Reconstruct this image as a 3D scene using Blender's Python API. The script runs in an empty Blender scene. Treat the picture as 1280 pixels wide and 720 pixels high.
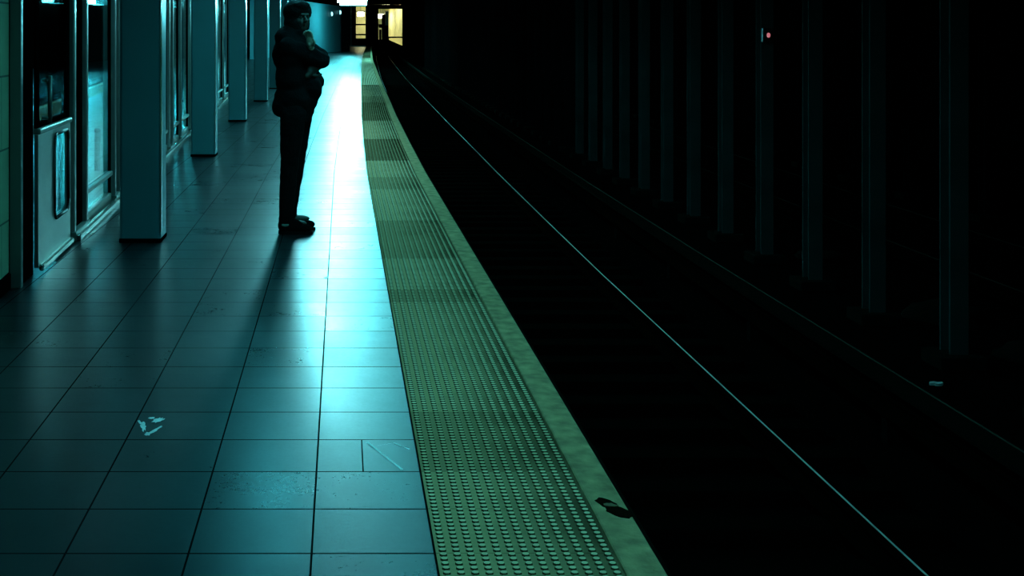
import bpy, bmesh, math, random
from mathutils import Vector, Matrix, noise
random.seed(7)
S = bpy.context.scene
COL = S.collection
H = 1.52                                   # eye height above the platform

# ------------------------------------------------------------------ camera
cd = bpy.data.cameras.new('camera'); cam = bpy.data.objects.new('camera', cd); COL.objects.link(cam)
cam.location = (0, 0, H); cam.rotation_euler = (math.pi/2, 0, 0)
cd.sensor_width = 36; cd.lens = 45
cd.shift_x = (640-428)/1280; cd.shift_y = -(360-42)/1280
cd.clip_start = .05; cd.clip_end = 600
S.camera = cam
# ------------------------------------------------------------------ world, exposure
w = bpy.data.worlds.new('world'); S.world = w; w.use_nodes = True
bg = w.node_tree.nodes['Background']; bg.inputs[0].default_value = (0, .6, .7, 1); bg.inputs[1].default_value = .0006
S.view_settings.view_transform = 'Standard'; S.view_settings.look = 'None'
S.view_settings.gamma = 1; S.view_settings.exposure = 0; S.view_settings.use_curve_mapping = False
TEAL = (.055, .80, 1.0)                    # colour of the tubes
LAMP_NEAR, LAMP_MID, LAMP_FAR, LAMP_BACK = 15.5, 330.0, 600.0, 560.0
FARC = (.13, .89, 1.0)
WARM = (.92, .97, .55)

# ------------------------------------------------------------------ the platform bends gently to the right
CT = [(-10,0),(14,0),(18,.03),(24,.09),(28,.15),(37,.27),(50,.47),(74,.85),(93,1.25),(130,2.05),(233,4.6),(300,6.6)]
def c(Z):
    for (a, p), (b, q) in zip(CT, CT[1:]):
        if Z <= b: return p+(q-p)*max(0, (Z-a))/(b-a)
    return CT[-1][1]
def wx(Z): return -1.65-.036*Z             # line of the glazed partition
WANG = math.atan(.036)

# ------------------------------------------------------------------ materials
def mat(name, col, rough=.6, metal=0, spec=.5, emit=None, es=0, bump=0, bscale=40, var=0, vscale=3, coat=0):
    m = bpy.data.materials.new(name); m.use_nodes = True
    nt = m.node_tree; b = nt.nodes['Principled BSDF']
    b.inputs['Base Color'].default_value = (*col, 1); b.inputs['Roughness'].default_value = rough
    b.inputs['Metallic'].default_value = metal; b.inputs['Specular IOR Level'].default_value = spec
    b.inputs['Coat Weight'].default_value = coat
    if spec <= .03:                            # soot: no sheen at all
        df = nt.nodes.new('ShaderNodeBsdfDiffuse'); nt.links.new(df.outputs[0], nt.nodes['Material Output'].inputs[0]); b = df; b.inputs['Roughness'].default_value = 1
    if emit: b.inputs['Emission Color'].default_value = (*emit, 1); b.inputs['Emission Strength'].default_value = es
    tc = nt.nodes.new('ShaderNodeTexCoord')
    n = nt.nodes.new('ShaderNodeTexNoise'); n.inputs['Scale'].default_value = vscale; n.inputs['Detail'].default_value = 5
    nt.links.new(tc.outputs['Object'], n.inputs['Vector'])
    mx = nt.nodes.new('ShaderNodeMix'); mx.data_type = 'RGBA'
    k = max(0, 1-var)
    mx.inputs[6].default_value = (col[0]*k, col[1]*k, col[2]*k, 1)
    mx.inputs[7].default_value = (min(1, col[0]*(1+var)), min(1, col[1]*(1+var)), min(1, col[2]*(1+var)), 1)
    nt.links.new(n.outputs[0], mx.inputs[0]); nt.links.new(mx.outputs[2], b.inputs[0])
    if bump:
        n2 = nt.nodes.new('ShaderNodeTexNoise'); n2.inputs['Scale'].default_value = bscale
        nt.links.new(tc.outputs['Object'], n2.inputs['Vector'])
        bp = nt.nodes.new('ShaderNodeBump'); bp.inputs['Strength'].default_value = bump; bp.inputs['Distance'].default_value = .01
        nt.links.new(n2.outputs[0], bp.inputs['Height']); nt.links.new(bp.outputs[0], b.inputs['Normal'])
    return m

class NT:
    def __init__(s, nt): s.nt = nt
    def m(s, op, a, b=None, c_=None):
        n = s.nt.nodes.new('ShaderNodeMath'); n.operation = op
        for i, v in enumerate((a, b, c_)):
            if v is None: continue
            if isinstance(v, (int, float)): n.inputs[i].default_value = v
            else: s.nt.links.new(v, n.inputs[i])
        return n.outputs[0]
    def mix(s, f, a, b):
        n = s.nt.nodes.new('ShaderNodeMix'); n.data_type = 'RGBA'
        for i, v in ((0, f), (6, a), (7, b)):
            if isinstance(v, tuple): n.inputs[i].default_value = (*v, 1)
            elif isinstance(v, (int, float)): n.inputs[i].default_value = v
            else: s.nt.links.new(v, n.inputs[i])
        return n.outputs[2]
    def noise(s, vec, scale, detail=4, rough=.6):
        n = s.nt.nodes.new('ShaderNodeTexNoise'); n.inputs['Scale'].default_value = scale
        n.inputs['Detail'].default_value = detail; n.inputs['Roughness'].default_value = rough
        s.nt.links.new(vec, n.inputs['Vector']); return n.outputs[0]

def tile_material():
    m = bpy.data.materials.new('glazed_floor_tiles'); m.use_nodes = True; nt = m.node_tree; N = NT(nt)
    b = nt.nodes['Principled BSDF']
    uv = nt.nodes.new('ShaderNodeUVMap').outputs[0]
    sp = nt.nodes.new('ShaderNodeSeparateXYZ'); nt.links.new(uv, sp.inputs[0]); u, v = sp.outputs[0], sp.outputs[1]
    tu = N.m('DIVIDE', N.m('SUBTRACT', u, .27), .36); tv = N.m('DIVIDE', N.m('SUBTRACT', v, .2475), .3495)
    fu, fv = N.m('FRACT', tu), N.m('FRACT', tv)
    du = N.m('MULTIPLY', N.m('SUBTRACT', .5, N.m('ABSOLUTE', N.m('SUBTRACT', fu, .5))), .36)
    dv = N.m('MULTIPLY', N.m('SUBTRACT', .5, N.m('ABSOLUTE', N.m('SUBTRACT', fv, .5))), .3495)
    ju = N.m('LESS_THAN', du, .0032); jv = N.m('LESS_THAN', dv, .0042)
    # one cut tile with an extra joint
    ex = N.m('LESS_THAN', N.m('ABSOLUTE', N.m('SUBTRACT', u, .072)), .0025)
    ex = N.m('MULTIPLY', ex, N.m('MULTIPLY', N.m('GREATER_THAN', v, 4.4415), N.m('LESS_THAN', v, 4.791)))
    joint = N.m('MAXIMUM', N.m('MAXIMUM', ju, jv), ex)
    cb = nt.nodes.new('ShaderNodeCombineXYZ'); nt.links.new(N.m('FLOOR', tu), cb.inputs[0]); nt.links.new(N.m('FLOOR', tv), cb.inputs[1])
    wn = nt.nodes.new('ShaderNodeTexWhiteNoise'); wn.noise_dimensions = '2D'; nt.links.new(cb.outputs[0], wn.inputs['Vector'])
    rnd = wn.outputs['Value']
    big = N.noise(uv, 1.3, 5); fine = N.noise(uv, 55, 6, .75); mid = N.noise(uv, 9, 5)
    colr = N.mix(rnd, (.0035, .009, .011), (.006, .015, .018))
    colr = N.mix(joint, colr, (.003, .005, .006))
    nt.links.new(colr, b.inputs['Base Color'])
    r = N.m('ADD', .255, N.m('MULTIPLY', rnd, .05))
    r = N.m('ADD', r, N.m('MULTIPLY', big, .06)); r = N.m('ADD', r, N.m('MULTIPLY', N.m('SUBTRACT', fine, .5), .12))
    r = N.m('ADD', r, N.m('MULTIPLY', N.m('SUBTRACT', mid, .5), .08))
    r = N.m('MAXIMUM', r, N.m('MULTIPLY', joint, .95))
    nt.links.new(r, b.inputs['Roughness'])
    nt.links.new(N.m('MULTIPLY', N.m('SUBTRACT', 1, N.m('MULTIPLY', joint, .93)), .06), b.inputs['Specular IOR Level'])
    hgt = N.m('ADD', N.m('MULTIPLY', N.m('SUBTRACT', 1, joint), 1), N.m('MULTIPLY', fine, .25))
    hgt = N.m('ADD', hgt, N.m('MULTIPLY', rnd, .1))
    bp = nt.nodes.new('ShaderNodeBump'); bp.inputs['Strength'].default_value = .15; bp.inputs['Distance'].default_value = .0012
    nt.links.new(hgt, bp.inputs['Height']); nt.links.new(bp.outputs[0], b.inputs['Normal'])
    return m

def tactile_material(name, base, dome):
    """worn yellow rubber: lighter tops, painted shade on the dome sides, grime towards the track edge"""
    m = bpy.data.materials.new(name); m.use_nodes = True; nt = m.node_tree; N = NT(nt); b = nt.nodes['Principled BSDF']
    tc = nt.nodes.new('ShaderNodeTexCoord'); ob = tc.outputs['Object']
    sp = nt.nodes.new('ShaderNodeSeparateXYZ'); nt.links.new(ob, sp.inputs[0])
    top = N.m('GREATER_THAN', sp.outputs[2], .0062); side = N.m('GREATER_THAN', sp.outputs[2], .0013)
    g = N.m('MULTIPLY', N.m('SUBTRACT', sp.outputs[0], .44), 2.8)          # dirtier near the edge
    g = N.m('ADD', g, N.m('MULTIPLY', N.m('SUBTRACT', N.noise(ob, 2.2, 5), .5), 1.6))
    g = N.m('MINIMUM', N.m('MAXIMUM', g, 0), 1)
    ground = N.mix(g, tuple(v*.95 for v in base), tuple(v*.12 for v in base))
    fine = N.noise(ob, 60, 4)
    ground = N.mix(N.m('MULTIPLY', fine, .5), ground, tuple(v*.35 for v in base))
    ground = N.mix(side, ground, tuple(v*.10 for v in base))          # shade of the dome sides painted dark, the tops are worn clean
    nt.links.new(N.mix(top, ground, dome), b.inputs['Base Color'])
    df = nt.nodes.new('ShaderNodeBsdfDiffuse'); df.inputs['Roughness'].default_value = .5
    nt.links.new(b.inputs['Base Color'].links[0].from_socket, df.inputs[0]); nt.links.new(df.outputs[0], nt.nodes['Material Output'].inputs[0])
    return m

def brick_mat(name, c1, c2, mortar, sc, bw, bh, rough=.35, off=.5, ms=.006):
    m = bpy.data.materials.new(name); m.use_nodes = True; nt = m.node_tree; b = nt.nodes['Principled BSDF']
    tc = nt.nodes.new('ShaderNodeTexCoord'); mp = nt.nodes.new('ShaderNodeUVMap')
    br = nt.nodes.new('ShaderNodeTexBrick'); nt.links.new(mp.outputs[0], br.inputs['Vector'])
    br.offset = off
    br.inputs['Color1'].default_value = (*c1, 1); br.inputs['Color2'].default_value = (*c2, 1); br.inputs['Mortar'].default_value = (*mortar, 1)
    br.inputs['Scale'].default_value = sc; br.inputs['Mortar Size'].default_value = ms
    br.inputs['Brick Width'].default_value = bw; br.inputs['Row Height'].default_value = bh
    nt.links.new(br.outputs['Color'], b.inputs['Base Color']); b.inputs['Roughness'].default_value = rough
    bp = nt.nodes.new('ShaderNodeBump'); bp.invert = True; bp.inputs['Strength'].default_value = .4; bp.inputs['Distance'].default_value = .003
    nt.links.new(br.outputs['Fac'], bp.inputs['Height']); nt.links.new(bp.outputs[0], b.inputs['Normal'])
    return m

def glass_mat(name='window_glass', tint=(.80, .96, .95)):
    m = bpy.data.materials.new(name); m.use_nodes = True; nt = m.node_tree
    for n in list(nt.nodes): nt.nodes.remove(n)
    o = nt.nodes.new('ShaderNodeOutputMaterial'); mx = nt.nodes.new('ShaderNodeMixShader')
    t = nt.nodes.new('ShaderNodeBsdfTransparent'); t.inputs[0].default_value = (*tint, 1)
    g = nt.nodes.new('ShaderNodeBsdfGlossy'); g.inputs['Roughness'].default_value = .03
    f = nt.nodes.new('ShaderNodeFresnel'); ge = nt.nodes.new('ShaderNodeNewGeometry'); N = NT(nt)
    nt.links.new(N.m('SUBTRACT', 1.45, N.m('MULTIPLY', ge.outputs['Backfacing'], 1.45-1/1.45)), f.inputs[0])
    nt.links.new(f.outputs[0], mx.inputs[0]); nt.links.new(t.outputs[0], mx.inputs[1]); nt.links.new(g.outputs[0], mx.inputs[2])
    nt.links.new(mx.outputs[0], o.inputs[0]); return m

def emis(name, col, s):
    m = bpy.data.materials.new(name); m.use_nodes = True; nt = m.node_tree
    b = nt.nodes['Principled BSDF']; b.inputs['Base Color'].default_value = (.8, .8, .8, 1)
    b.inputs['Emission Color'].default_value = (*col, 1); b.inputs['Emission Strength'].default_value = s
    return m

M = dict(
    floor=tile_material(),
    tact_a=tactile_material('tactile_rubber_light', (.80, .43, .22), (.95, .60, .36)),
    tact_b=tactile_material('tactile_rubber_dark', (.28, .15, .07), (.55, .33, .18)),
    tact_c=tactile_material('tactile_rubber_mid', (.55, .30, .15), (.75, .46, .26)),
    edge=mat('edge_concrete', (.60, .31, .16), .9, spec=.02, var=.75, vscale=14, bump=.4, bscale=70),
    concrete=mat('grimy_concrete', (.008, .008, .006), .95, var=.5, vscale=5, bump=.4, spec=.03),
    bed=mat('sooty_track_bed', (.0015, .0016, .0013), 1, var=.6, vscale=6, bump=.8, bscale=25, spec=.02),
    tie=mat('old_tie_wood', (.0022, .0022, .0016), 1, var=.4, vscale=12, bump=.5, spec=.02),
    rail=mat('rusty_rail', (.003, .0016, .001), .95, var=.3, spec=.02),
    railtop=mat('polished_rail_head', (.95, .8, .7), .62, 1, var=.15, vscale=20),
    board=mat('third_rail_board', (.006, .005, .0035), .95, var=.5, vscale=18, spec=.03),
    cable=mat('dusty_cable', (.06, .05, .04), .95, spec=.02),
    cast=mat('cast_iron', (.004, .0035, .003), .8, spec=.03),
    blue=mat('teal_column_paint', (.06, .20, .225), .32, var=.12, vscale=2.5, bump=.05, bscale=12),
    bluewall=mat('blue_enamel_wall', (.10, .30, .34), .45, var=.1, vscale=1.2),
    steel=mat('brushed_steel', (.42, .40, .37), .33, .9, var=.15, vscale=8),
    steeld=mat('dull_steel', (.16, .17, .15), .45, .6, var=.2, vscale=8),
    chrome=mat('worn_chrome', (.75, .72, .66), .18, 1, var=.1),
    black=mat('black_gasket', (.004, .004, .004), .6),
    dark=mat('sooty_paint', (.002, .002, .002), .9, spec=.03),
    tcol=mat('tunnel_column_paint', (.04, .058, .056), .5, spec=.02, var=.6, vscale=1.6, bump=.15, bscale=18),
    tcol2=mat('tunnel_column_shaded', (.006, .007, .007), .7, spec=.02, var=.5, vscale=2),  # darker copy of the column paint, tunnel gloom put into the colour
    wallg=brick_mat('green_wall_slabs', (.40, .46, .29), (.36, .42, .27), (.05, .06, .04), 1, .86, .43, .4),
    glass=glass_mat(), dglass=glass_mat('smoked_glass', (.18, .22, .22)),
    tubedim=emis('lamp_dimmed_face', FARC, 12.0),
    tube=emis('fluorescent_diffuser', (.085, .80, .92), LAMP_NEAR), tubel=emis('fluorescent_diffuser_low', TEAL, 75.0), tubee=emis('added_fill_diffuser', (.12, .9, 1), 140.0), tubem=emis('fluorescent_diffuser_mid', (.24, .92, 1.0), LAMP_MID), tubef=emis('fluorescent_diffuser_far', FARC, LAMP_FAR),
    tubeb=emis('hall_diffuser', TEAL, LAMP_BACK),
    housing=mat('lamp_housing', (.25, .27, .27), .5),
    warm=emis('warm_diffuser', WARM, 15.0),
    cream=mat('cream_wall', (.74, .68, .44), .7, var=.2, vscale=1.2),
    pale=mat('pale_wall', (.62, .68, .55), .6, var=.5, vscale=2.5),
    cloth=mat('black_jacket_cloth', (.004, .0045, .005), .95, spec=.1, bump=.5, bscale=60),
    denim=mat('black_trouser_cloth', (.004, .0045, .005), .95, spec=.1, bump=.3, bscale=90),
    hair=mat('black_hair', (.003, .003, .003), .8, spec=.15, bump=.8, bscale=120),
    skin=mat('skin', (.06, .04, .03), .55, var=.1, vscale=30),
    palm=mat('lit_hand_skin', (.55, .40, .30), .5, var=.15, vscale=30),  # paler copy of the skin, painted light for the raised hand
    shoe=mat('black_leather', (.006, .006, .006), .8, var=.2, spec=.02),
    sole=mat('rubber_sole', (.006, .006, .006), .8, spec=.1),
    patch=mat('grey_shoe_patch', (.35, .36, .30), .6),
    rust=mat('rust', (.16, .07, .02), .9, var=.4, vscale=30),
    chip=mat('broken_dark_concrete', (.012, .006, .003), .95, spec=.01, var=.3, vscale=40, bump=.8),
    smear=mat('dried_paint', (.75, .75, .72), .6, var=.4, vscale=40),
    white=mat('off_white_enamel', (.6, .6, .55), .4),
)

# ------------------------------------------------------------------ mesh helpers
def box(bm, x0, x1, y0, y1, z0, z1, mi=0, bev=0):
    v = [bm.verts.new(p) for p in ((x0,y0,z0),(x1,y0,z0),(x1,y1,z0),(x0,y1,z0),(x0,y0,z1),(x1,y0,z1),(x1,y1,z1),(x0,y1,z1))]
    fs = [bm.faces.new([v[i] for i in q]) for q in ((0,3,2,1),(4,5,6,7),(0,1,5,4),(1,2,6,5),(2,3,7,6),(3,0,4,7))]
    for f in fs: f.material_index = mi
    if bev:
        es = list({e for f in fs for e in f.edges})
        r = bmesh.ops.bevel(bm, geom=es, offset=bev, segments=2, affect='EDGES', profile=.5)
    return fs
def tube(bm, a, b, r1, r2=None, seg=12, mi=0):
    a, b = Vector(a), Vector(b); r2 = r1 if r2 is None else r2
    d = (b-a).normalized(); up = Vector((0,0,1)) if abs(d.z) < .9 else Vector((1,0,0))
    s = d.cross(up).normalized(); t = s.cross(d)
    A = [bm.verts.new(a+(s*math.cos(2*math.pi*i/seg)+t*math.sin(2*math.pi*i/seg))*r1) for i in range(seg)]
    B = [bm.verts.new(b+(s*math.cos(2*math.pi*i/seg)+t*math.sin(2*math.pi*i/seg))*r2) for i in range(seg)]
    for i in range(seg):
        f = bm.faces.new((A[i], A[(i+1)%seg], B[(i+1)%seg], B[i])); f.smooth = True; f.material_index = mi
    bm.faces.new(A[::-1]).material_index = mi; bm.faces.new(B).material_index = mi
def obj(name, bm, mats, parent=None, recalc=True):
    if recalc: bmesh.ops.recalc_face_normals(bm, faces=bm.faces)
    me = bpy.data.meshes.new(name); bm.to_mesh(me); bm.free()
    for m in (mats if isinstance(mats, (list, tuple)) else [mats]): me.materials.append(m)
    o = bpy.data.objects.new(name, me); COL.objects.link(o)
    if parent: o.parent = parent
    return o
def tag(o, label, cat, group=None, kind=None):
    o['label'] = label; o['category'] = cat
    if group: o['group'] = group
    if kind: o['kind'] = kind
    return o
def struct(o, label, cat='wall'):
    o['kind'] = 'structure'; o['label'] = label; o['category'] = cat; return o
def empty(name, loc, label, cat, group=None, rz=0):
    o = bpy.data.objects.new(name, None); COL.objects.link(o); o.location = loc; o.rotation_euler = (0,0,rz)
    return tag(o, label, cat, group)
def copy_tree(o, parent=None):
    n = o.copy(); COL.objects.link(n); n.parent = parent
    for ch in [k for k in bpy.data.objects if k.parent == o]: copy_tree(ch, n)
    return n
def B(): return bmesh.new()
def loft(bm, profile, stations, off=lambda z: 0, closed=True, mi=0, smooth=False, caps=True):
    """profile: list of (u, z); swept along the track with the bend"""
    rows = [[bm.verts.new((u+off(Y), Y, z)) for u, z in profile] for Y in stations]
    n = len(profile); k = n if closed else n-1
    for r0, r1 in zip(rows, rows[1:]):
        for i in range(k):
            f = bm.faces.new((r0[i], r0[(i+1) % n], r1[(i+1) % n], r1[i])); f.material_index = mi; f.smooth = smooth
    if closed and caps:
        bm.faces.new(rows[0]).material_index = mi; bm.faces.new(rows[-1][::-1]).material_index = mi
ST = [-6, -3, 0, 3, 6, 9, 12, 14, 16, 18, 21, 24, 28, 32, 37, 43, 50, 58, 66, 74, 83, 93, 105, 118, 130, 150, 175, 200, 233, 260]
def st(a, b): return [a]+[z for z in ST if a < z < b]+[b]
ORD = ['first','second','third','fourth','fifth','sixth','seventh','eighth','ninth','tenth','eleventh','twelfth','thirteenth','fourteenth','fifteenth','sixteenth']

# ================================================================== LARGE STRUCTURE
# platform floor (tiles), body and edge
def floor_mesh():
    bm = B(); uvl = bm.loops.layers.uv.new('UVMap')
    us = [-14, -9, -6, -4, -3, -2, -1, 0, .27]; zs = st(-6, 172)
    g = [[bm.verts.new((u+c(Z), Z, 0)) for u in us] for Z in zs]
    for j in range(len(zs)-1):
        for i in range(len(us)-1):
            f = bm.faces.new((g[j][i], g[j][i+1], g[j+1][i+1], g[j+1][i]))
            for lp, (a, b) in zip(f.loops, ((i,j),(i+1,j),(i+1,j+1),(i,j+1))): lp[uvl].uv = (us[a], zs[b])
    return bm
struct(obj('floor', floor_mesh(), M['floor']), 'dark glazed square floor tiles of the platform', 'floor')
bm = B(); loft(bm, [(.27,-.004),(-14,-.004),(-14,-.25),(.79,-.25),(.79,-.004)], st(-6,172), c)
loft(bm, [(.72,-.26),(.60,-.26),(.60,-1.35),(.72,-1.35)], st(-6,172), c)
struct(obj('floor_slab', bm, M['concrete']), 'concrete slab and low wall under the platform', 'floor')
bm = B(); loft(bm, [(.797,-.20),(.797,.004),(.802,.008),(.905,.006),(.914,-.004),(.914,-.20)], st(-6,172), c)
struct(obj('trim_edge', bm, M['edge']), 'bare concrete edge strip along the platform', 'trim')
bm = B(); loft(bm, [(.915,-.17),(.915,-.045),(.955,-.050),(.960,-.17)], st(-6,172), c)
struct(obj('trim_rub_board', bm, M['board']), 'dark rubbing board on the platform face', 'trim')
# track bed, tunnel walls, roof
bm = B(); loft(bm, [(-1,-1.36),(14,-1.36),(14,-1.6),(-1,-1.6)], st(-6,260), c)
struct(obj('floor_track_bed', bm, M['bed']), 'black sooty track bed beside the platform', 'floor')
bm = B(); loft(bm, [(13,-1.36),(13.3,-1.36),(13.3,4.9),(13,4.9)], st(-6,260), c)
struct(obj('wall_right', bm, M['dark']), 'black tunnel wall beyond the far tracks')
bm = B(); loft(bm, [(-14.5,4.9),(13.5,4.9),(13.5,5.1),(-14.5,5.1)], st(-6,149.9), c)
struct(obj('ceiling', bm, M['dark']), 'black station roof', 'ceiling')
bm = B(); box(bm, -14.3, -14, -6, 172, 0, 4.9)
struct(obj('wall_left', bm, M['dark']), 'dark outer wall of the hall behind the glass')
bm = B(); box(bm, -14.3, 13.5, -6.4, -6, -1.4, 4.9)
struct(obj('wall_behind', bm, M['dark']), 'dark wall behind the viewpoint')

# green slab wall, near left
def wall_local(name, y0, y1, z0, z1, th, m):
    bm = B(); fs = box(bm, -th, 0, y0, y1, z0, z1)
    uvl = bm.loops.layers.uv.new('UVMap')
    for f in bm.faces:
        for lp in f.loops: lp[uvl].uv = (lp.vert.co.y+.31, lp.vert.co.z-1.27+.43*4)
    o = obj(name, bm, m); return o
o = wall_local('wall_green', -5.5, 7.62, 0, 4.9, .2, M['wallg']); o.location = (-1.71, 0, 0); o.rotation_euler = (0,0,WANG)
struct(o, 'green slab wall at the left edge')
bm = B(); loft(bm, [(0,0),(.012,0),(.012,.09),(0,.10)], [-5.5, 7.62])
o = obj('baseboard_left', bm, M['dark']); o.location = (-1.71, 0, 0); o.rotation_euler = (0,0,WANG)
struct(o, 'dark base strip of the green wall', 'baseboard')

# blue enclosure wall at the end
def quadwall(name, a, b, z0, z1, th, m):
    a, b = Vector(a), Vector(b); d = (b-a).normalized(); n = Vector((-d.y, d.x))*th
    bm = B(); P = [a, b, b+n, a+n]
    lo = [bm.verts.new((p.x, p.y, z0)) for p in P]; hi = [bm.verts.new((p.x, p.y, z1)) for p in P]
    bm.faces.new(lo[::-1]); bm.faces.new(hi)
    for i in range(4): bm.faces.new((lo[i], lo[(i+1)%4], hi[(i+1)%4], hi[i]))
    return obj(name, bm, m)
struct(quadwall('wall_blue', (-5.2, 76), (-.07, 110), 0, 3.86, .3, M['bluewall']), 'smooth blue wall across the far end of the platform')
bm = B(); box(bm, -.07, .62, 108, 112, 0, 4.9)
struct(obj('wall_blue_return', bm, M['dark']), 'dark pier closing the blue wall')

# end wall of the tunnel, with two lit openings (far away)
k = 150/1600.
def X(px): return (px-428)*k
def Zz(py): return H+(42-py)*k
bm = B()
A0, A1, At, Ab = X(445), X(457), Zz(8), Zz(48)
B0, B1, Bt, Bb = X(473), X(503), Zz(11), Zz(57)
for (x0,x1,z0,z1) in ((-3,A0,-1.4,4.9),(A0,A1,-1.4,Ab),(A0,A1,At,4.9),(A1,B0,-1.4,4.9),(B0,B1,-1.4,Bb),(B0,B1,Bt,4.9),(B1,16,-1.4,4.9)):
    if z1 > z0: box(bm, x0, x1, 150, 150.4, z0, z1)
struct(obj('wall_end', bm, M['dark']), 'black end wall pierced by two lit openings')
bm = B(); box(bm, -1, 12, 166, 166.3, -2, 6); struct(obj('wall_passage_back', bm, M['pale']), 'pale wall of the passage behind the openings')
bm = B(); box(bm, -1, 12, 150.4, 166, 5.6, 5.8); struct(obj('ceiling_passage', bm, M['cream']), 'ceiling of the lit passage', 'ceiling')
bm = B(); box(bm, -1, 14, 150.4, 166, -.3, -.1); struct(obj('floor_passage', bm, M['cream']), 'floor of the lit passage', 'floor')
struct(quadwall('wall_passage_right', (X(486)*1.06, 165.5), (X(506)*1.015, 151.5), -.1, 5.6, -.3, M['cream']), 'cream wall running back behind the right opening')
struct(quadwall('wall_passage_left', (A0-.3, 158), (A1+.7, 158), -.1, 5.6, .2, M['cream']), 'cream wall behind the left opening')
bm = B(); box(bm, X(437), X(457), 149.5, 150, .0, .16); struct(obj('trim_step', bm, M['white']), 'pale step edge under the left opening', 'trim')

bm = B()
pf = [(X(472), Zz(49.5)), (X(485.5), Zz(49.5)), (X(503.5), Zz(57.3)), (X(503.5), -1.4), (X(472), -1.4)]
lo_ = [bm.verts.new((x, 150.45, z)) for x, z in pf]; hi_ = [bm.verts.new((x, 150.8, z)) for x, z in pf]
bm.faces.new(lo_); bm.faces.new(hi_[::-1])
for i in range(5): bm.faces.new((lo_[i], hi_[i], hi_[(i+1)%5], lo_[(i+1)%5]))
struct(obj('wall_parapet', bm, M['dark']), 'dark sloping stair parapet under the right opening')
# ================================================================== PASSAGE DETAILS
def bar(name, p0, p1, r, m, label, cat, group=None):
    bm = B(); tube(bm, p0, p1, r, seg=8); return tag(obj(name, bm, m), label, cat, group)
def rail_thing(x0, x1, y, z, label):
    bm = B(); t = empty('handrail', ((x0+x1)/2, y, z-.9), label, 'handrail')
    tube(bm, (x0-(x0+x1)/2, 0, .9), (x1-(x0+x1)/2, 0, .9), .09, seg=8); obj('grab_bar', bm, M['dark'], t)
    for x in (x0+.1, x1-.1):
        bm = B(); tube(bm, (x-(x0+x1)/2, 0, -(z-.9)), (x-(x0+x1)/2, 0, .9), .05, seg=8); obj('post', bm, M['dark'], t)
rail_thing(A0-.2, A1+.3, 152.5, Zz(30.5), 'upper dark bar across the left lit opening')
rail_thing(A0-.2, A1+.3, 151.2, Zz(43.3), 'lower dark bar across the left lit opening')
rail_thing(X(485), X(503)+.2, 150.9, Zz(46.7), 'dark handrail crossing the right lit opening')
# tall fare gate frame seen dark in the right opening
t = empty('gate', (X(480), 152, -.1), 'dark upright gate in the left half of the right opening', 'gate')
for i, (px, wd) in enumerate(((476,.28),(480.5,.5),(484,.45))):
    bm = B(); x = X(px)-X(480); box(bm, x-wd/2, x+wd/2, -.1, .1, 0, (2.1, 3.9, 3.0)[i], bev=.02); obj('post', bm, M['dark'], t)
bm = B(); box(bm, X(474)-X(480), X(485)-X(480), -.08, .08, 2.3, 2.75, bev=.02); obj('crossbar', bm, M['dark'], t)
bm = B(); box(bm, X(482)-X(480), X(486.5)-X(480), -.2, .12, 2.6, 4.3, bev=.05); obj('side_panel', bm, M['steeld'], t)
bm = B(); box(bm, -.05, .05, -.05, .05, -1.0, 4.1, bev=.01)
for z in (1.2, 2.3, 3.0): box(bm, -.12, .12, -.06, .06, z, z+.12)
o = tag(obj('pipe', bm, M['white']), 'thin pale vertical pipe left of the left opening', 'pipe'); o.location = (X(438.8), 149.3, 1.0)
# warm passage lamps
for i, (x, y, hz, lab) in enumerate(((X(451.5), 154.5, 4.05, 'warm ceiling light glowing in the left opening'), (X(478.5), 160, 3.9, 'warm ceiling light at the back of the right opening'), (X(484.5), 154, 5.2, 'warm ceiling light over the cream wall at right'))):
    t = empty('passage_light', (x, y, hz), lab, 'ceiling light')
    bm = B(); box(bm, -.6, .6, -1.4, 1.4, .05, .2); obj('housing', bm, M['housing'], t)
    bm = B(); box(bm, -.40, .40, -1.3, 1.3, -.45, .05, bev=.08); obj('diffuser', bm, M['warm'], t)
    bm = B(); tube(bm, (0,0,.2), (0,0,5.58-hz), .03); obj('rod', bm, M['housing'], t)

# wall lamps on the blue wall
for px, py, lab in ((413, 17.5, 'small round blue-white lamp on the blue wall, left one'), (423.5, 15.5, 'small round blue-white lamp at the right end of the blue wall')):
    # intersection of the pixel ray with the wall line
    sx = (px-428)/1600; t_ = (-5.2 - sx*76)/(sx*34-5.13); yy = 76+34*t_; xx = -5.2+5.13*t_
    t = empty('wall_lamp', (xx+.03, yy-.08, H+(42-py)/1600*yy), lab, 'wall lamp', rz=math.atan2(34, 5.13))
    bm = B(); tube(bm, (0,.06,0), (0,-.06,0), .2, .2, 16); obj('base_ring', bm, M['housing'], t)
    bm = B(); bmesh.ops.create_uvsphere(bm, u_segments=14, v_segments=8, radius=.17, matrix=Matrix.Translation((0,-.08,0)) @ Matrix.Diagonal((1,.6,1,1)))
    obj('globe', bm, emis('globe_glow', (.35,.9,1), 2.2), t)

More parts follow.
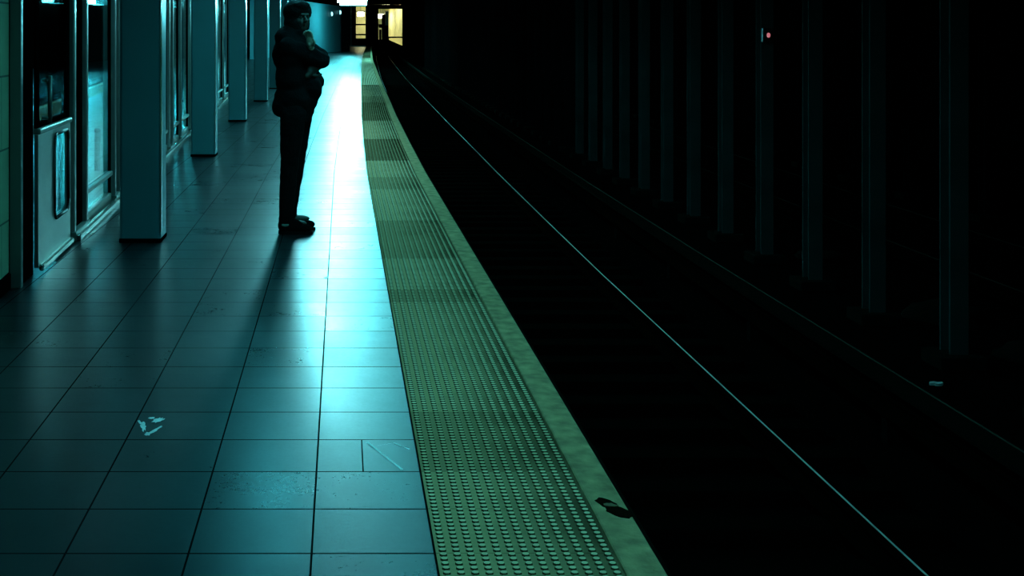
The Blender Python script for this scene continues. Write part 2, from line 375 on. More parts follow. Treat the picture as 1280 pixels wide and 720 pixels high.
# ================================================================== LAMPS
def ceiling_lamp(length, m, label, group, wd=.17, drop=0, rod=2.0, allround=False):
    t = empty('ceiling_lamp', (0,0,0), label, 'ceiling lamp', group)
    L = length/2
    bm = B(); box(bm, -wd, wd, -L, L, .05, .11)
    lo = -.035 if not drop else -drop-.012
    for s in (-1, 1): box(bm, s*wd-.01, s*wd+.01, -L, L, lo, .06)
    for s in (-1, 1): box(bm, -wd, wd, s*L-.01, s*L+.01, lo if not drop else .045, .06)
    obj('housing', bm, M['housing'], t)
    bm = B(); box(bm, -wd+.015, wd-.015, -L+.015, L-.015, -drop, .045, bev=.012)
    for f in bm.faces:
        if drop and not allround and (f.normal.z < -.5 or f.normal.y > .5): f.material_index = 1     # underside and rear end dimmed to shape light on strip and columns
    obj('diffuser', bm, [m, M['tubedim']], t)
    for s in (-1, 1):
        bm = B(); tube(bm, (0, s*L*.7, .11), (0, s*L*.7, rod), .012, seg=8); obj('rod', bm, M['housing'], t)
    return t
LZ = 2.9
near = ceiling_lamp(2.4, M['tube'], 'fluorescent lamp hung over the near platform tiles', 'lamps over the near platform')
near.location = (.55, 1.6, LZ)
for Z in (5.2, 8.8, 12.4, 16.0, 20, 25, 31):
    n = copy_tree(near); n.location = (.55+c(Z), Z, LZ)
mid = ceiling_lamp(1.0, M['tubem'], 'bright narrow fluorescent lamp over the middle of the platform', 'lamps over the middle platform', .14, .10)
mid.location = (-.36, 16.4, LZ)
for Z in (18.2, 20, 22.2, 25, 28, 31.5, 35.5):
    n = copy_tree(mid); n.location = (-.36+.008*(Z-16)+c(Z)*.7, Z, LZ)
low = ceiling_lamp(1.0, M['tubel'], 'weaker narrow fluorescent lamp over the nearer tiles', 'weaker lamps over the nearer tiles', .14, .10)
low.location = (-.58, 11.0, LZ)
for Z in (12.8, 14.6):
    n = copy_tree(low); n.location = (-.90+.026*Z, Z, LZ)
far = ceiling_lamp(1.2, M['tubef'], 'bright fluorescent lamp in the row high over the far platform', 'lamps over the far platform', .6, .10)
far.location = (-.1+c(41), 41, LZ)
for Z in (46.5, 52, 57.5):
    n = copy_tree(far); n.location = (-.1+c(Z), Z, LZ); n.rotation_euler.z = -.016 if Z > 24 else 0
end = ceiling_lamp(1.2, M['tubee'], 'added unseen lamp high in front of the blue wall', 'added lamps before the blue wall', .5, .10, .35, True)  # out-of-view lamps added to brighten the blue wall and far floor
end.location = (-1.6, 66, 4.55)
for (x, y) in ((-.2, 72), (-1.2, 80), (.5, 86), (.6, 97)):
    n = copy_tree(end); n.location = (x, y, 4.55)
hall = ceiling_lamp(2.6, M['tubeb'], 'bright lamp glimpsed at the top of the second glass pane', 'lamps of the hall behind the glass', .25, .12)
hall.location = (-10.6, 55, LZ)
for (x, y, lab) in ((-11.9, 53, 'dim lamp glimpsed at the top of the door glass'), (-8.0, 60, 'hall lamp between the first two columns'), (-7.2, 72, 'hall lamp seen past the second column'), (-5.1, 40, 'hall lamp close behind the glass between the first two columns'), (-9.0, 44, 'hall lamp nearer than the bright one')):
    n = copy_tree(hall); n.location = (x, y, LZ); n['label'] = lab

# ================================================================== LEFT: COLUMNS
colX = [(9.3,-1.32),(15.8,-1.57),(22.1,-1.67),(28.6,-1.68),(35.2,-1.71),(41.8,-1.78),(48.4,-1.80)]
names = ['wide teal square column nearest the camera, left of the tiles', 'second teal square column, behind the nearest one', 'third teal square column from the camera',
         'fourth teal column from the camera, left of the standing person', 'fifth teal column, just left of the person', 'sixth teal column, hidden behind the person', 'seventh teal column, farthest behind the person']
for (Z, xr), lab in zip(colX, names):
    t = empty('column', (xr-.15, Z+.15, 0), lab, 'column', 'teal columns along the platform')
    bm = B(); box(bm, -.15, .15, -.15, .15, .012, 4.9, bev=.022)
    for f in bm.faces: f.smooth = False
    obj('shaft', bm, M['blue'], t)
    bm = B(); box(bm, -.154, .154, -.154, .154, 0, .03, bev=.006); obj('base_band', bm, M['dark'], t)
    bm = B(); box(bm, .148, .156, -.155, -.125, .08, 4.88); obj('corner_highlight', bm, M['chrome'], t)  # bright strip added for the lamp highlight along the rounded corner

# ================================================================== LEFT: GLAZED PARTITION
# everything is modelled in the partition's own frame: y along it, x towards the platform
PF = Matrix.Translation((-1.65, 0, 0)) @ Matrix.Rotation(WANG, 4, 'Z')
def pl(y): return Vector((-1.65-math.sin(WANG)*y, math.cos(WANG)*y, 0))
def pempty(name, y, label, cat, group=None): return empty(name, tuple(pl(y)), label, cat, group, rz=WANG)
TOP = 3.1
def frame_post(y0, y1, label, m='steel', dark_core=True):
    t = pempty('window_post', (y0+y1)/2, label, 'post', 'metal posts of the glazed partition'); h = (y1-y0)/2
    bm = B(); box(bm, -.035, -.005, -h, h, 0, TOP, bev=.004); obj('core', bm, M['dark' if dark_core else 'steeld'], t)
    e = min(.075, h*.45)
    for s in (-1, 1):
        bm = B(); ya, yb = sorted((s*h, s*(h-e))); box(bm, -.02, .03, ya, yb, .06, TOP, bev=.012); obj('edge_strip', bm, M[m], t)
    bm = B(); box(bm, -.1, .045, -h-.015, h+.015, 0, .07, bev=.008); obj('shoe', bm, M['steeld'], t)
    return t
def bay(y0, y1, label, rail=.275, mid=None):
    t = pempty('window', (y0+y1)/2, label, 'window', 'glass panes of the partition'); h = (y1-y0)/2-.016
    bm = B(); box(bm, -.03, -.024, -h, h, .10, TOP-.05); obj('pane', bm, M['glass'], t)
    bm = B(); box(bm, -.085, .0, -h, h, .0, .10, bev=.012); obj('sill', bm, M['steel'], t)
    bm = B(); box(bm, -.03, .012, -h, h, rail-.02, rail+.02, bev=.01); obj('rail', bm, M['steel'], t)
    if mid:
        bm = B(); box(bm, -.03, .012, -h, h, mid-.02, mid+.02, bev=.01); obj('rail', bm, M['steel'], t)
    bm = B(); box(bm, -.085, 0, -h, h, TOP-.08, TOP, bev=.01); obj('head', bm, M['steeld'], t)
    return t
# jamb beside the green wall
bm = B(); box(bm, -.09, -.01, -.15, .232, 0, TOP); o = tag(obj('door_jamb', bm, M['dark']), 'black recess between the green wall and the steel door', 'jamb'); o.location = pl(7.85); o.rotation_euler.z = WANG
bm = B(); box(bm, -.06, .01, -.03, .03, 0, TOP, bev=.006); o = tag(obj('corner_bead', bm, M['steeld']), 'thin metal corner bead at the end of the green wall', 'trim'); o.location = pl(7.66); o.rotation_euler.z = WANG
# door leaf with a rounded window
t = pempty('door', 8.70, 'steel door with a rounded glass window, left of the first pane', 'door'); 
def rrect(y0, y1, z0, z1, r, n=6):
    P = []
    for cy, cz, a0 in ((y1-r, z0+r, -90), (y1-r, z1-r, 0), (y0+r, z1-r, 90), (y0+r, z0+r, 180)):
        for i in range(n+1):
            a = math.radians(a0+90*i/n); P.append((cy+r*math.cos(a), cz+r*math.sin(a)))
    return P
def holed(bm, y0, y1, z0, z1, hole, xa, xb):
    """plate in the yz plane with a rounded hole"""
    hy0, hy1 = min(q[0] for q in hole), max(q[0] for q in hole); hz0, hz1 = min(q[1] for q in hole), max(q[1] for q in hole)
    box(bm, xa, xb, y0, hy0, z0, z1); box(bm, xa, xb, hy1, y1, z0, z1); box(bm, xa, xb, hy0, hy1, z0, hz0); box(bm, xa, xb, hy0, hy1, hz1, z1)
    n = len(hole)//4                                            # rounded inner corners
    for k_, cc in enumerate(((hy1,hz0),(hy1,hz1),(hy0,hz1),(hy0,hz0))):
        arc = hole[k_*n:(k_+1)*n]
        lo = [bm.verts.new((xa, p[0], p[1])) for p in arc]+[bm.verts.new((xa, *cc))]; hi = [bm.verts.new((xb, p[0], p[1])) for p in arc]+[bm.verts.new((xb, *cc))]
        m_ = len(arc)
        for i in range(m_-1):
            bm.faces.new((lo[i], lo[i+1], lo[m_])); bm.faces.new((hi[i], hi[m_], hi[i+1])); bm.faces.new((lo[i], hi[i], hi[i+1], lo[i+1]))
d0, d1 = 8.09-8.70, 9.24-8.70
bm = B(); holed(bm, d0, d1, .04, .88, rrect(8.62-8.70, 9.15-8.70, .27, .84, .07), -.005, .02); lf = obj('lower_panel', bm, M['steel'], t)
bm = B(); holed(bm, d0, d1, .92, TOP, rrect(8.17-8.70, 9.15-8.70, .95, TOP-.12, .05), -.009, .01); obj('upper_panel', bm, M['dark'], t)
for (a, b_, z0, z1) in ((8.62,9.15,.27,.84),(8.17,9.15,.95,TOP-.12)):
    bm = B(); box(bm, -.014, -.009, a-8.70-.02, b_-8.70+.02, z0-.02, z1+.02); o = obj('pane', bm, M['glass' if z0 < .5 else 'dglass'], t)
    if z0 > .5: o['label'] = 'dark smoked pane'
bm = B(); box(bm, -.06, .035, d0, d1, .88, .92, bev=.012); obj('rail', bm, M['steeld'], t)
bm = B(); box(bm, .02, .05, d0+.02, d1-.02, .015, .06, bev=.01); obj('kick_strip', bm, M['chrome'], t)
bm = B()
for q in range(28):
    pass
hole = rrect(8.62-8.70, 9.15-8.70, .27, .84, .07)
for i in range(len(hole)):
    a, b_ = hole[i], hole[(i+1) % len(hole)]; tube(bm, (.022, a[0], a[1]), (.022, b_[0], b_[1]), .012, seg=6)
obj('gasket', bm, M['black'], t)
bm = B(); tube(bm, (.02, d0+.12, .98), (.07, d0+.12, .98), .012); tube(bm, (.07, d0+.12, .95), (.07, d0+.12, 1.25), .014); tube(bm, (.02, d0+.12, 1.22), (.07, d0+.12, 1.22), .012)
obj('handle', bm, M['steeld'], t)

posts = [(9.36,9.98),(11.46,11.86),(13.4,13.6),(15.1,15.3),(16.4,16.95),(18.0,18.15),(19.6,19.8),(21.6,21.8),(23.8,24.0),(26.2,26.5),(28.6,28.8),(31.2,31.4),(34,34.2),(37.2,37.4),(41,41.3)]
plab = ['broad double steel post right of the steel door', 'steel post at the left edge of the nearest column'] + [
    'thin steel post of the partition, hidden behind the nearest column', 'steel post at the right edge of the nearest column', 'broad greenish post midway between the first two columns',
    'thin post left of the second column', 'thin post touching the second column', 'post hidden behind the second column', 'post behind the right edge of the second column', 'post just right of the second column',
    'post left of the third column', 'post behind the third column, nearer one', 'post behind the third column, farther one', 'post right of the third column', 'last post of the partition before the fourth column']
for (a, b_), lab in zip(posts, plab): frame_post(a, b_, lab)
prev = None
blab = ['glass pane of the partition between the broad post and the nearest column', 'glass pane hidden behind the nearest column', 'glass pane just behind the nearest column', 'narrow glass pane right of the nearest column',
        'glass pane after the broad greenish post', 'glass pane left of the second column', 'glass pane behind the second column', 'farther glass pane behind the second column', 'glass pane right of the second column',
        'glass pane between second and third columns', 'glass pane left of the third column', 'glass pane behind the third column', 'farther glass pane behind the third column', 'last glass pane right of the third column']
for (p, q), lab in zip(zip(posts, posts[1:]), blab): bay(p[1], q[0], lab)
# outer kerb bar and fascia above
bm = B(); box(bm, .03, .075, 9.36, 41.3, .0, .055, bev=.012); o = obj('trim_floor_bar', bm, M['chrome']); o.matrix_world = PF
struct(o, 'shiny metal bar on the floor along the partition', 'trim')
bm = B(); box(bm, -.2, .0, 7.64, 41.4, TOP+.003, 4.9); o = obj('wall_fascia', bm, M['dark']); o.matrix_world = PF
struct(o, 'dark fascia over the partition')
# low dark wall deeper in the hall + a bollard
bm = B(); box(bm, -13.9, -6.2, 78, 78.3, 0, 4.9); struct(obj('wall_hall_end', bm, M['dark']), 'dark end wall of the hall')
t = empty('bollard', (-2.72, 14.2, 0), 'short dark bollard seen through the second pane', 'bollard')
bm = B(); tube(bm, (0,0,.0), (0,0,.44), .032); obj('shaft', bm, M['black'], t)
bm = B(); bmesh.ops.create_uvsphere(bm, u_segments=12, v_segments=8, radius=.036, matrix=Matrix.Translation((0,0,.44))); obj('cap', bm, M['black'], t)
# inner columns of the hall
for (x, y, lab) in ((-5.2, 34, 'dark hall column behind the second pane'), (-5.6, 47, 'dark hall column seen between first and second columns')):
    t = empty('hall_column', (x, y, 0), lab, 'column', 'columns inside the hall')
    bm = B(); box(bm, -.16,.16,-.16,.16, 0, 4.9, bev=.02); obj('shaft', bm, M['dark'], t)
    bm = B(); box(bm, -.18,.18,-.18,.18, 0, .1, bev=.01); obj('base_band', bm, M['black'], t)
# small box on the green wall
y0 = 6.05
t = empty('call_box', (-1.71-.036*y0, y0, 1.565), 'small dark box on the green wall at the left edge', 'box', rz=WANG)
bm = B(); box(bm, 0, .03, -.07, .07, -.03, .03, bev=.006); obj('case', bm, M['black'], t)
bm = B(); box(bm, .028, .034, -.07, -.045, -.028, .028, bev=.002); obj('plate', bm, M['white'], t)

# ================================================================== TACTILE STRIP
t = empty('tactile_strip', (0, 0, 0), 'ribbed warning strip of domed plates along the platform edge', 'warning strip')
U0, U1, ND = .274, .793, 13
def domes(bm, ya, yb, seg, step=.032):
    n = max(1, round((yb-ya)/step))
    for j in range(n):
        y = ya+(j+.5)*(yb-ya)/n
        for i in range(ND):
            x = U0+.02+i*(U1-U0-.04)/(ND-1)+c(y)
            r0, r1, h = .0122, .0098, .0068
            lo = [bm.verts.new((x+r0*math.cos(2*math.pi*q/seg+.4), y+r0*math.sin(2*math.pi*q/seg+.4), .001)) for q in range(seg)]
            hi = [bm.verts.new((x+r1*math.cos(2*math.pi*q/seg+.4), y+r1*math.sin(2*math.pi*q/seg+.4), h)) for q in range(seg)]
            for q in range(seg): bm.faces.new((lo[q], lo[(q+1)%seg], hi[(q+1)%seg], hi[q]))
            bm.faces.new(hi)
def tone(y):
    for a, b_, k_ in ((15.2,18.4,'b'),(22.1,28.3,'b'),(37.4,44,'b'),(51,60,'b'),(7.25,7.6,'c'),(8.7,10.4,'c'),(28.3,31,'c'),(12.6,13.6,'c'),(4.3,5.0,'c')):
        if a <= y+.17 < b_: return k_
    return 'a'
PY = .2475+.3495*8
for i in range(99):
    ya = PY+.3495*i; yb = ya+.3495
    bm = B(); loft(bm, [(U0,-.003),(U0,.001),(U1,.001),(U1,-.003)], [ya+.002, yb-.002], c)
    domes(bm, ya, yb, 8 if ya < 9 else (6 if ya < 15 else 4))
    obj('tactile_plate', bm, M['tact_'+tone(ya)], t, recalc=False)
bm = B(); y = PY+.3495*99
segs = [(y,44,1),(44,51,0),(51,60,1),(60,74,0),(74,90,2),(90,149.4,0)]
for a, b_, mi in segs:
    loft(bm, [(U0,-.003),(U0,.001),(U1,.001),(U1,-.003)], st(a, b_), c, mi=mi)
# raised ribs of the merged far domes
for i in range(ND):
    u = U0+.02+i*(U1-U0-.04)/(ND-1)
    loft(bm, [(u-.011,.001),(u-.009,.0066),(u+.009,.0066),(u+.011,.001)], st(y, 80), c, mi=0)
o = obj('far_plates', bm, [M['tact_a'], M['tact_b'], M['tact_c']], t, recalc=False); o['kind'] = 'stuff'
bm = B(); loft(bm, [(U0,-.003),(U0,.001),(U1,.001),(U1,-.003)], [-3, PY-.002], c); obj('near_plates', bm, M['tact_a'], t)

# broken spot on the edge
bm = B(); random.seed(3)
def blob(bm, cx, cy, rx, ry, z, n=18, j=.25, rot=0, th=.004):
    lo, hi = [], []
    for i in range(n):
        a = 2*math.pi*i/n; r = 1+random.uniform(-j, j)
        px, py = rx*r*math.cos(a), ry*r*math.sin(a)
        x, y_ = cx+px*math.cos(rot)-py*math.sin(rot), cy+px*math.sin(rot)+py*math.cos(rot)
        lo.append(bm.verts.new((x, y_, z-th))); hi.append(bm.verts.new((x, y_, z)))
    bm.faces.new(hi); bm.faces.new(lo[::-1])
    for i in range(n): bm.faces.new((lo[i], lo[(i+1)%n], hi[(i+1)%n], hi[i]))
t = empty('edge_hole', (.862, 4.07, .009), 'dark broken spot with a rusty streak in the platform edge', 'hole')
bm = B(); blob(bm, -.012, .05, .026, .05, .001, j=.12, rot=.4); blob(bm, .01, -.02, .030, .055, .0013, j=.15, rot=.5); obj('break', bm, M['chip'], t)
bm = B(); blob(bm, -.005, .03, .022, .012, .003, j=.3, rot=-.2, th=.002); obj('rusty_streak', bm, M['rust'], t)

# marks on the tiles
bm = B()
for cx, cy, rx, ry, r_ in ((-.715,4.95,.010,.05,.2),(-.668,5.03,.016,.035,-.3),(-.664,4.90,.008,.05,-.35),(-.70,5.06,.012,.012,0),(-.735,5.0,.006,.03,.4),(-.685,4.86,.01,.02,.1)):
    blob(bm, cx, cy, rx, ry, .0012, j=.35, rot=r_, th=.001)
bmesh.ops.translate(bm, verts=bm.verts, vec=(-.055, .0, 0))
tag(obj('paint_smear', bm, M['smear']), 'pale dried smear on the dark tiles at left', 'smear')
bm = B(); blob(bm, -.10, 7.97, .014, .03, .0015, j=.3, th=.0014); tag(obj('gum_spot', bm, M['black']), 'tiny dark spot on the bright tiles below the person', 'spot')
bm = B(); a, b_ = Vector((.092,4.76,0)), Vector((.208,4.46,0)); d = (b_-a).normalized(); n = Vector((-d.y, d.x, 0))
for (p, q, w_) in ((a, b_, .0045), (Vector((.13,4.72,0)), Vector((.19,4.75,0)), .003), (Vector((.19,4.75,0)), Vector((.245,4.68,0)), .003)):
    vs = [bm.verts.new(v+Vector((0,0,.0008))) for v in (p+n*w_, p-n*w_, q-n*w_, q+n*w_)]; bm.faces.new(vs)
tag(obj('scratch', bm, M['smear']), 'diagonal pale scratch across a cut tile beside the strip', 'scratch')

# ================================================================== TRACKS
RZ = H-2.62                                # top of rail
def rail_profile(u, z):
    return [(u-.07,z-.15),(u+.07,z-.15),(u+.07,z-.135),(u+.012,z-.115),(u+.010,z-.045),(u+.034,z-.035),(u+.036,z-.006),(u+.030,z),(u-.030,z),(u-.036,z-.006),(u-.034,z-.035),(u-.010,z-.045),(u-.012,z-.115),(u-.07,z-.135)]
def make_rail(u, label, group, s=-4, e=255, head='railtop'):
    t = empty('rail', (0, 0, RZ-.15), label, 'rail', group)
    P = rail_profile(u, .15)
    bm = B(); loft(bm, P, st(s, e), c); obj('web', bm, M['rail'], t)
    bm = B(); loft(bm, [(u-.010,.1495),(u-.010,.1512),(u+.002,.1512),(u+.002,.1495)], st(s, e), c); obj('worn_head', bm, M[head], t)
make_rail(2.83, 'thin shining running rail curving away down the track', 'running rails')
make_rail(1.40, 'running rail tucked below the platform edge', 'running rails')
make_rail(6.9, 'faint running rail beyond the tunnel columns, nearer one', 'running rails', head='cable')
make_rail(8.33, 'faint running rail beyond the tunnel columns, farther one', 'running rails', head='cable')
# third rail with a cover board
t = empty('third_rail', (0, 0, RZ), 'dark third rail under a long cover board', 'third rail')
bm = B(); loft(bm, rail_profile(3.86, .09), st(-4, 200), c); obj('power_rail', bm, M['rail'], t)
bm = B(); loft(bm, [(3.76,.19),(3.76,.165),(3.97,.165),(3.97,.19)], st(-4, 200), c); obj('cover_board', bm, M['board'], t)
bm = B(); loft(bm, [(3.945,.1905),(3.945,.196),(3.957,.196),(3.957,.1905)], st(-4, 200), c); obj('cable', bm, M['cable'], t)
bm = B(); loft(bm, [(3.762,.1905),(3.762,.193),(3.768,.193),(3.768,.1905)], st(-4, 200), c); obj('board_lip', bm, M['cast'], t)
for i in range(40):
    y = 3+3.0*i
    bm = B(); x = 3.98+c(y)
    box(bm, x-.01, x+.02, y-.04, y+.04, -.26, .165); box(bm, x-.17, x-.05, y-.05, y+.05, -.26, -.06)
    obj('bracket', bm, M['cast'], t)
# ties
bm = B(); box(bm, -1.25, 1.25, -.11, .11, -.10, .045, bev=.012)
tie = tag(obj('wooden_tie', bm, M['tie']), 'black wooden tie lying across the sooty track bed', 'tie', 'ties of the near track'); tie.location = (2.15, 3.0, RZ-.20)
for i in range(1, 110):
    n = tie.copy(); COL.objects.link(n); y = 3.0+.61*i; n.location = (2.15+c(y), y, RZ-.20)

# ================================================================== TUNNEL COLUMNS
def hcolumn(label, group, m):
    t = empty('steel_column', (0,0,-1.36), label, 'column', group)
    bm = B(); 
    for s in (-1, 1): box(bm, -.078, .078, s*.09-.01, s*.09+.01, .12, 6.26)
    box(bm, -.008, .008, -.08, .08, .12, 6.26); obj('beam', bm, M[m], t)
    bm = B(); box(bm, -.2, .2, -.2, .2, 0, .12, bev=.02); obj('footing', bm, M['concrete'], t)
    return t
h0 = None
for i in range(58):
    y = 9.42+1.675*i
    lab = ('dark steel tunnel column, %s visible from the right in the near row' % ORD[i-1]) if 1 <= i <= 12 else ('dim steel tunnel column among the packed distant ones' if i else 'steel tunnel column just outside the right edge')
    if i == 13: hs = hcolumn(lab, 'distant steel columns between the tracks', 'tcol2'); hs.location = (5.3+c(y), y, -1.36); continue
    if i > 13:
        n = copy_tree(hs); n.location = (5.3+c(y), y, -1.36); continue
    if h0 is None: h0 = hcolumn(lab, 'steel columns between the tracks', 'tcol'); n = h0
    else: n = copy_tree(h0); n['label'] = lab
    n.location = (5.3+c(y), y, -1.36)
    if i > 12: n['group'] = 'distant steel columns between the tracks'
    elif i: n['group'] = 'steel columns between the tracks'
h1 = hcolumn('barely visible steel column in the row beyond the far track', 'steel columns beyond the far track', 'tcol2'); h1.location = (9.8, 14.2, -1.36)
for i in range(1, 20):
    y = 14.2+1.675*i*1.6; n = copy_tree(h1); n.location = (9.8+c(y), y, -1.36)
# signal lamp on one column
t = empty('signal_lamp', (5.3, 16.12-.102, 1.50), 'tiny pinkish signal lamp fixed to a tunnel column', 'signal lamp')
bm = B(); box(bm, -.06, .06, -.07, 0, -.09, .09, bev=.01); obj('case', bm, M['black'], t)
bm = B(); tube(bm, (0,-.07,0), (0,-.10,0), .028, .028, 14); obj('hood', bm, M['black'], t)
bm = B(); bmesh.ops.create_uvsphere(bm, u_segments=12, v_segments=8, radius=.024, matrix=Matrix.Translation((0,-.098,0)) @ Matrix.Diagonal((1,.5,1.3,1))); obj('lens', bm, emis('signal_glow', (1,.25,.3), .5), t)
# small litter by the third rail
bm = B(); blob(bm, 0, 0, .05, .03, .02, j=.4, th=.02); o = tag(obj('litter', bm, M['white']), 'small pale scrap of litter beside the tunnel columns', 'litter')
Zl = 1600*2.75/(465-42); o.location = ((1172-428)/1600*Zl, Zl, -1.335)
# rubble heaps by the column feet
for px, py, s in ((1150,398,.35),(1262,450,.3),(1000,325,.3)):
    Zl = 1600*2.88/(py-42); bm = B()
    bmesh.ops.create_icosphere(bm, subdivisions=3, radius=1)
    for v in bm.verts:
        v.co *= 1+.35*noise.noise(v.co*1.7+Vector((px,0,0))); v.co.x *= s; v.co.y *= s*1.2; v.co.z *= s*.35
    for f in bm.faces: f.smooth = True
    o = tag(obj('rubble_heap', bm, M['concrete']), {1150: 'low rubble heap behind the second tunnel column from the right', 1262: 'low rubble heap at the right edge of the picture', 1000: 'low rubble heap between the third and fourth tunnel columns'}[px], 'rubble')
    o.location = ((px-428)/1600*Zl+.25, Zl, -1.33)

# ================================================================== PERSON
FY = 9.80; SC = 1600/FY
def P(px, py, d=0): return Vector(((px-428)/SC, FY+d, (292-py)/SC-.0))
def ell(bm, cen, r, rot=None):
    m_ = Matrix.Translation(cen) @ (rot.to_4x4() if rot else Matrix.Identity(4)) @ Matrix.Diagonal((*r, 1))
    bmesh.ops.create_icosphere(bm, subdivisions=3, radius=1, matrix=m_)
def cap(bm, a, b, r1, r2, n=5):
    a, b = Vector(a), Vector(b)
    d = b-a; N_ = max(2, int(d.length/(min(r1, r2)*.45))+1)
    tube(bm, a, b, r1, r2, 16)
    bmesh.ops.create_icosphere(bm, subdivisions=2, radius=r1, matrix=Matrix.Translation(a))
    bmesh.ops.create_icosphere(bm, subdivisions=2, radius=r2, matrix=Matrix.Translation(b))
def fuse(name, bm, m, parent, voxel, smooth=4, disp=0, dscale=8):
    bmesh.ops.recalc_face_normals(bm, faces=bm.faces)
    me = bpy.data.meshes.new(name); bm.to_mesh(me); bm.free()
    o = bpy.data.objects.new(name+'_src', me); COL.objects.link(o)
    r = o.modifiers.new('r', 'REMESH'); r.mode = 'VOXEL'; r.voxel_size = voxel; r.use_smooth_shade = True
    s = o.modifiers.new('s', 'SMOOTH'); s.iterations = smooth; s.factor = .5
    bpy.context.view_layer.update()
    me2 = bpy.data.meshes.new_from_object(o.evaluated_get(bpy.context.evaluated_depsgraph_get()))
    bpy.data.objects.remove(o)
    if disp:
        for v in me2.vertices:
            p = v.co*dscale; v.co += v.normal*disp*(noise.noise(p)+.5*noise.noise(Vector((p.x*1.3, p.y*1.3, p.z*3.2))))
    me2.name = name; me2.materials.clear(); me2.materials.append(m)
    for p in me2.polygons: p.use_smooth = True
    n = bpy.data.objects.new(name, me2); COL.objects.link(n); n.parent = parent
    n.matrix_parent_inverse = parent.matrix_world.inverted()
    return n
root = empty('person', (P(366,292).x, FY, 0), 'person in dark clothes standing on the platform with one hand at the chin', 'person')
bpy.context.view_layer.update()
nh, fh = -.10, .10                                  # near and far side
rot = Matrix.Rotation(math.radians(-55), 3, 'Z')    # head turned a little to the camera
HC = P(374, 24, -.01)
def hd(x, y, z): return HC+rot @ Vector((x, y, z))  # x = forward of face
SHn, SHf = P(361,60,-.165), P(371,58,.165)
ELn, ELf = P(403,77,-.10), P(396,104,.13)
WRn, WRf = P(390,64,-.15), P(384,96,-.12)
HIPn, HIPf = P(367,142,-.095), P(374,142,.095)
KNn, KNf = P(362.5,206,-.09), P(369.5,206,.09)
ANn, ANf = P(358,270,-.09), P(361,268,.09)
bm = B()
# head
ell(bm, hd(-.012, 0, .030), (.094, .076, .092)); ell(bm, hd(.022, 0, -.042), (.062, .054, .066)); ell(bm, hd(.050, 0, -.078), (.026, .028, .022))
cap(bm, hd(.078,0,.010), hd(.100,0,-.022), .009, .013); ell(bm, hd(.093, .010, -.026), (.010,.010,.008)); ell(bm, hd(.093, -.010, -.026), (.010,.010,.008))
cap(bm, hd(.078,-.030,.024), hd(.078,.030,.024), .010, .010)
for s in (-1, 1):
    ell(bm, hd(.066, s*.030, .004), (.012,.014,.010)); ell(bm, hd(-.010, s*.077, -.010), (.018,.008,.030)); ell(bm, hd(.052, s*.040, -.022), (.022,.018,.020))
ell(bm, hd(.080, 0, -.050), (.010,.022,.006)); ell(bm, hd(.077, 0, -.060), (.010,.020,.007))
cap(bm, hd(-.022,0,-.06), P(366,50,0), .058, .062)
# trunk
ell(bm, P(365,72,0), (.105,.165,.16)); ell(bm, P(367,105,0), (.095,.145,.15)); ell(bm, P(367,135,0), (.105,.15,.12))
cap(bm, SHn, ELn, .046, .036); cap(bm, ELn, WRn, .036, .024); cap(bm, SHf, ELf, .046, .036); cap(bm, ELf, WRf, .036, .024)
for h_, k_, a_ in ((HIPn, KNn, ANn), (HIPf, KNf, ANf)):
    cap(bm, h_, k_, .080, .050); cap(bm, k_, k_+(a_-k_)*.35, .050, .050); cap(bm, k_+(a_-k_)*.35, a_, .050, .034)
    ell(bm, a_+Vector((.05,0,-.055)), (.11,.036,.03))
# near hand: palm up beside the chin, fingers curled towards the mouth
def hand(bm, wr, palm, up, side, curl, th):
    """wr wrist, palm centre, up = finger direction, side = across the palm"""
    nrm = up.cross(side).normalized()
    cap(bm, wr, palm-up*.02, .023, .026)
    R_ = Matrix((side, nrm, up)).transposed()
    ell(bm, palm, (.040, .016, .046), R_)
    for i, (o_, L) in enumerate(((-.030,.066),(-.010,.076),(.010,.071),(.029,.056))):
        b0 = palm+side*o_+up*.034; a_ = math.radians(curl+7*i)
        d1 = up*math.cos(a_*.4)+nrm*math.sin(a_*.4); d2 = up*math.cos(a_)+nrm*math.sin(a_); d3 = up*math.cos(a_*1.6)+nrm*math.sin(a_*1.6)
        p1 = b0+d1*L*.45; p2 = p1+d2*L*.32; p3 = p2+d3*L*.25
        cap(bm, b0, p1, .0098, .0090); cap(bm, p1, p2, .0090, .0082); cap(bm, p2, p3, .0082, .0070)
    tb = palm-side*.028-up*.022; t1 = tb+(-side*.75+up*.5+nrm*.45).normalized()*.040; t2 = t1+(-side*.15+up*.8+nrm*th).normalized()*.032
    cap(bm, tb, t1, .013, .0105); cap(bm, t1, t2, .0105, .0085)
up = Vector((-.10,-.05,1)).normalized(); side = Vector((.75,-.66,0)).normalized(); side = (side-up*side.dot(up)).normalized()
hand(bm, WRn, P(388.5,54,-.175), up, -side, 42, .5)
up2 = (P(392,88,-.10)-WRf).normalized(); s2 = Vector((.2,.1,1)).normalized(); s2 = (s2-up2*s2.dot(up2)).normalized()
hand(bm, WRf, WRf+up2*.06, up2, s2, 50, .4)
bo = fuse('body', bm, M['skin'], root, .0050, 2); bo.data.materials.append(M['palm'])
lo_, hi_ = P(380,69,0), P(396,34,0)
for p in bo.data.polygons:                          # light on the raised hand is put into its colour
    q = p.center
    if lo_.x < q.x < hi_.x and lo_.z < q.z < hi_.z and q.y < FY-.10 and (q-hd(0,0,0)).length > .13: p.material_index = 1
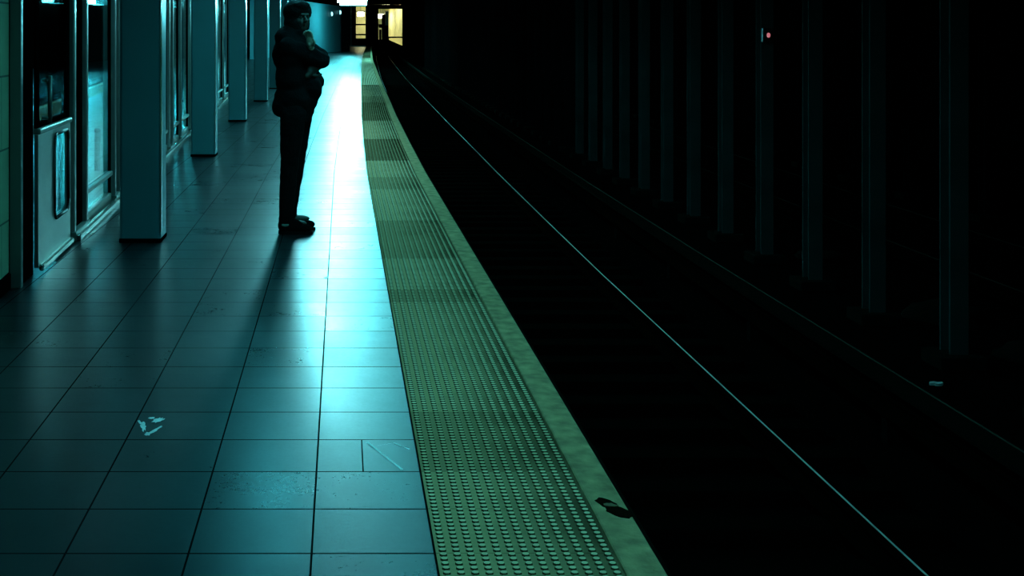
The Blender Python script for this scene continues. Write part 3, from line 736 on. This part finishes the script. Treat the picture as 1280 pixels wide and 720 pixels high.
# jacket
bm = B()
ell(bm, P(364,70,0), (.145,.20,.165)); ell(bm, P(366,98,0), (.140,.19,.17)); ell(bm, P(368,125,0), (.155,.19,.15))
ell(bm, P(364,140,0), (.140,.185,.06)); ell(bm, P(356,133,0), (.095,.16,.095)); cap(bm, P(372,146,-.05), P(372,146,.05), .105, .105)
ell(bm, P(361,50,0), (.105,.15,.085)); ell(bm, P(364,42,0), (.085,.10,.07)); ell(bm, P(384,128,0), (.085,.12,.09)); ell(bm, P(381,138,0), (.075,.12,.07)); ell(bm, P(381,58,.0), (.07,.11,.09)); cap(bm, P(384,60,.08), P(400,73,.02), .055, .062); ell(bm, P(357,48,0), (.07,.12,.08)); ell(bm, P(370,43,0), (.085,.095,.05)); ell(bm, P(362,41,.0), (.07,.09,.055))
cap(bm, SHn, ELn, .072, .060); cap(bm, ELn, WRn+(WRn-ELn)*-.12, .058, .040)
cap(bm, SHf, ELf, .070, .058); cap(bm, ELf, WRf+(ELf-WRf)*.15, .056, .040)
ell(bm, P(389,112,0), (.085,.14,.10))
fuse('jacket', bm, M['cloth'], root, .010, 5, .011, 9)
# trousers
bm = B()
ell(bm, P(369,146,0), (.118,.165,.10))
for h_, k_, a_ in ((HIPn, KNn, ANn), (HIPf, KNf, ANf)):
    cap(bm, h_+Vector((.0,0,0)), h_.lerp(k_, .5), .104, .088); cap(bm, h_.lerp(k_, .5), k_, .088, .069); cap(bm, k_, k_.lerp(a_, .35), .069, .066); cap(bm, k_.lerp(a_, .35), a_+Vector((0,0,.0)), .066, .054)
fuse('trousers', bm, M['denim'], root, .009, 4, .006, 12)
# hair
bm = B()
ell(bm, hd(-.028,0,.046), (.112,.108,.092)); ell(bm, hd(-.035,0,-.055), (.09,.116,.095)); ell(bm, hd(-.062,0,-.01), (.07,.090,.095)); ell(bm, hd(.020,0,.090), (.075,.075,.042)); 
for s in (-1,1): ell(bm, hd(-.030, s*.070, -.035), (.045,.028,.075))
fuse('hair', bm, M['hair'], root, .007, 5, .007, 22)
# shoes
def shoe(an, yaw):
    bm = B(); b0 = Vector((an.x, an.y, 0)); R2 = Matrix.Rotation(yaw, 3, 'Z')
    q = lambda x, y, z: b0+R2 @ Vector((x, y, z))
    cap(bm, q(0,0,.11), q(.01,0,.17), .058, .052); ell(bm, q(-.005,0,.065), (.058,.043,.055)); ell(bm, q(.07,0,.055), (.085,.044,.045)); ell(bm, q(.135,0,.046), (.066,.045,.034))
    cap(bm, q(.04,0,.09), q(.11,0,.07), .036, .030)
    s = fuse('shoe', bm, M['shoe'], root, .006, 3)
    bm = B(); n = 24; lo, hi = [], []
    for i in range(n):
        a = 2*math.pi*i/n; ca, sa = math.cos(a), math.sin(a)
        x = .073+.131*ca; y = sa*(.041+.008*ca)
        lo.append(bm.verts.new(q(x, y, 0))); hi.append(bm.verts.new(q(x*.995+.0005, y, .024+ .006*max(0,-ca))))
    bm.faces.new(lo[::-1]); bm.faces.new(hi)
    for i in range(n): bm.faces.new((lo[i], lo[(i+1)%n], hi[(i+1)%n], hi[i]))
    o_ = obj('sole', bm, M['sole']); o_.parent = s; o_.matrix_parent_inverse = s.matrix_world.inverted()
    bm = B(); 
    for i in range(4): tube(bm, q(.055+.022*i, -.030, .112-.012*i), q(.055+.022*i, .030, .112-.012*i), .004, seg=6)
    o_ = obj('laces', bm, M['cloth']); o_.parent = s; o_.matrix_parent_inverse = s.matrix_world.inverted()
    bm = B(); ell(bm, q(.0,-.043,.075), (.028,.006,.013)); o_ = obj('patch', bm, M['patch']); o_.parent = s; o_.matrix_parent_inverse = s.matrix_world.inverted(); o_['label'] = 'grey patch on the side of the shoe'
bpy.context.view_layer.update()
shoe(ANn, math.radians(-4)); shoe(ANf, math.radians(3))
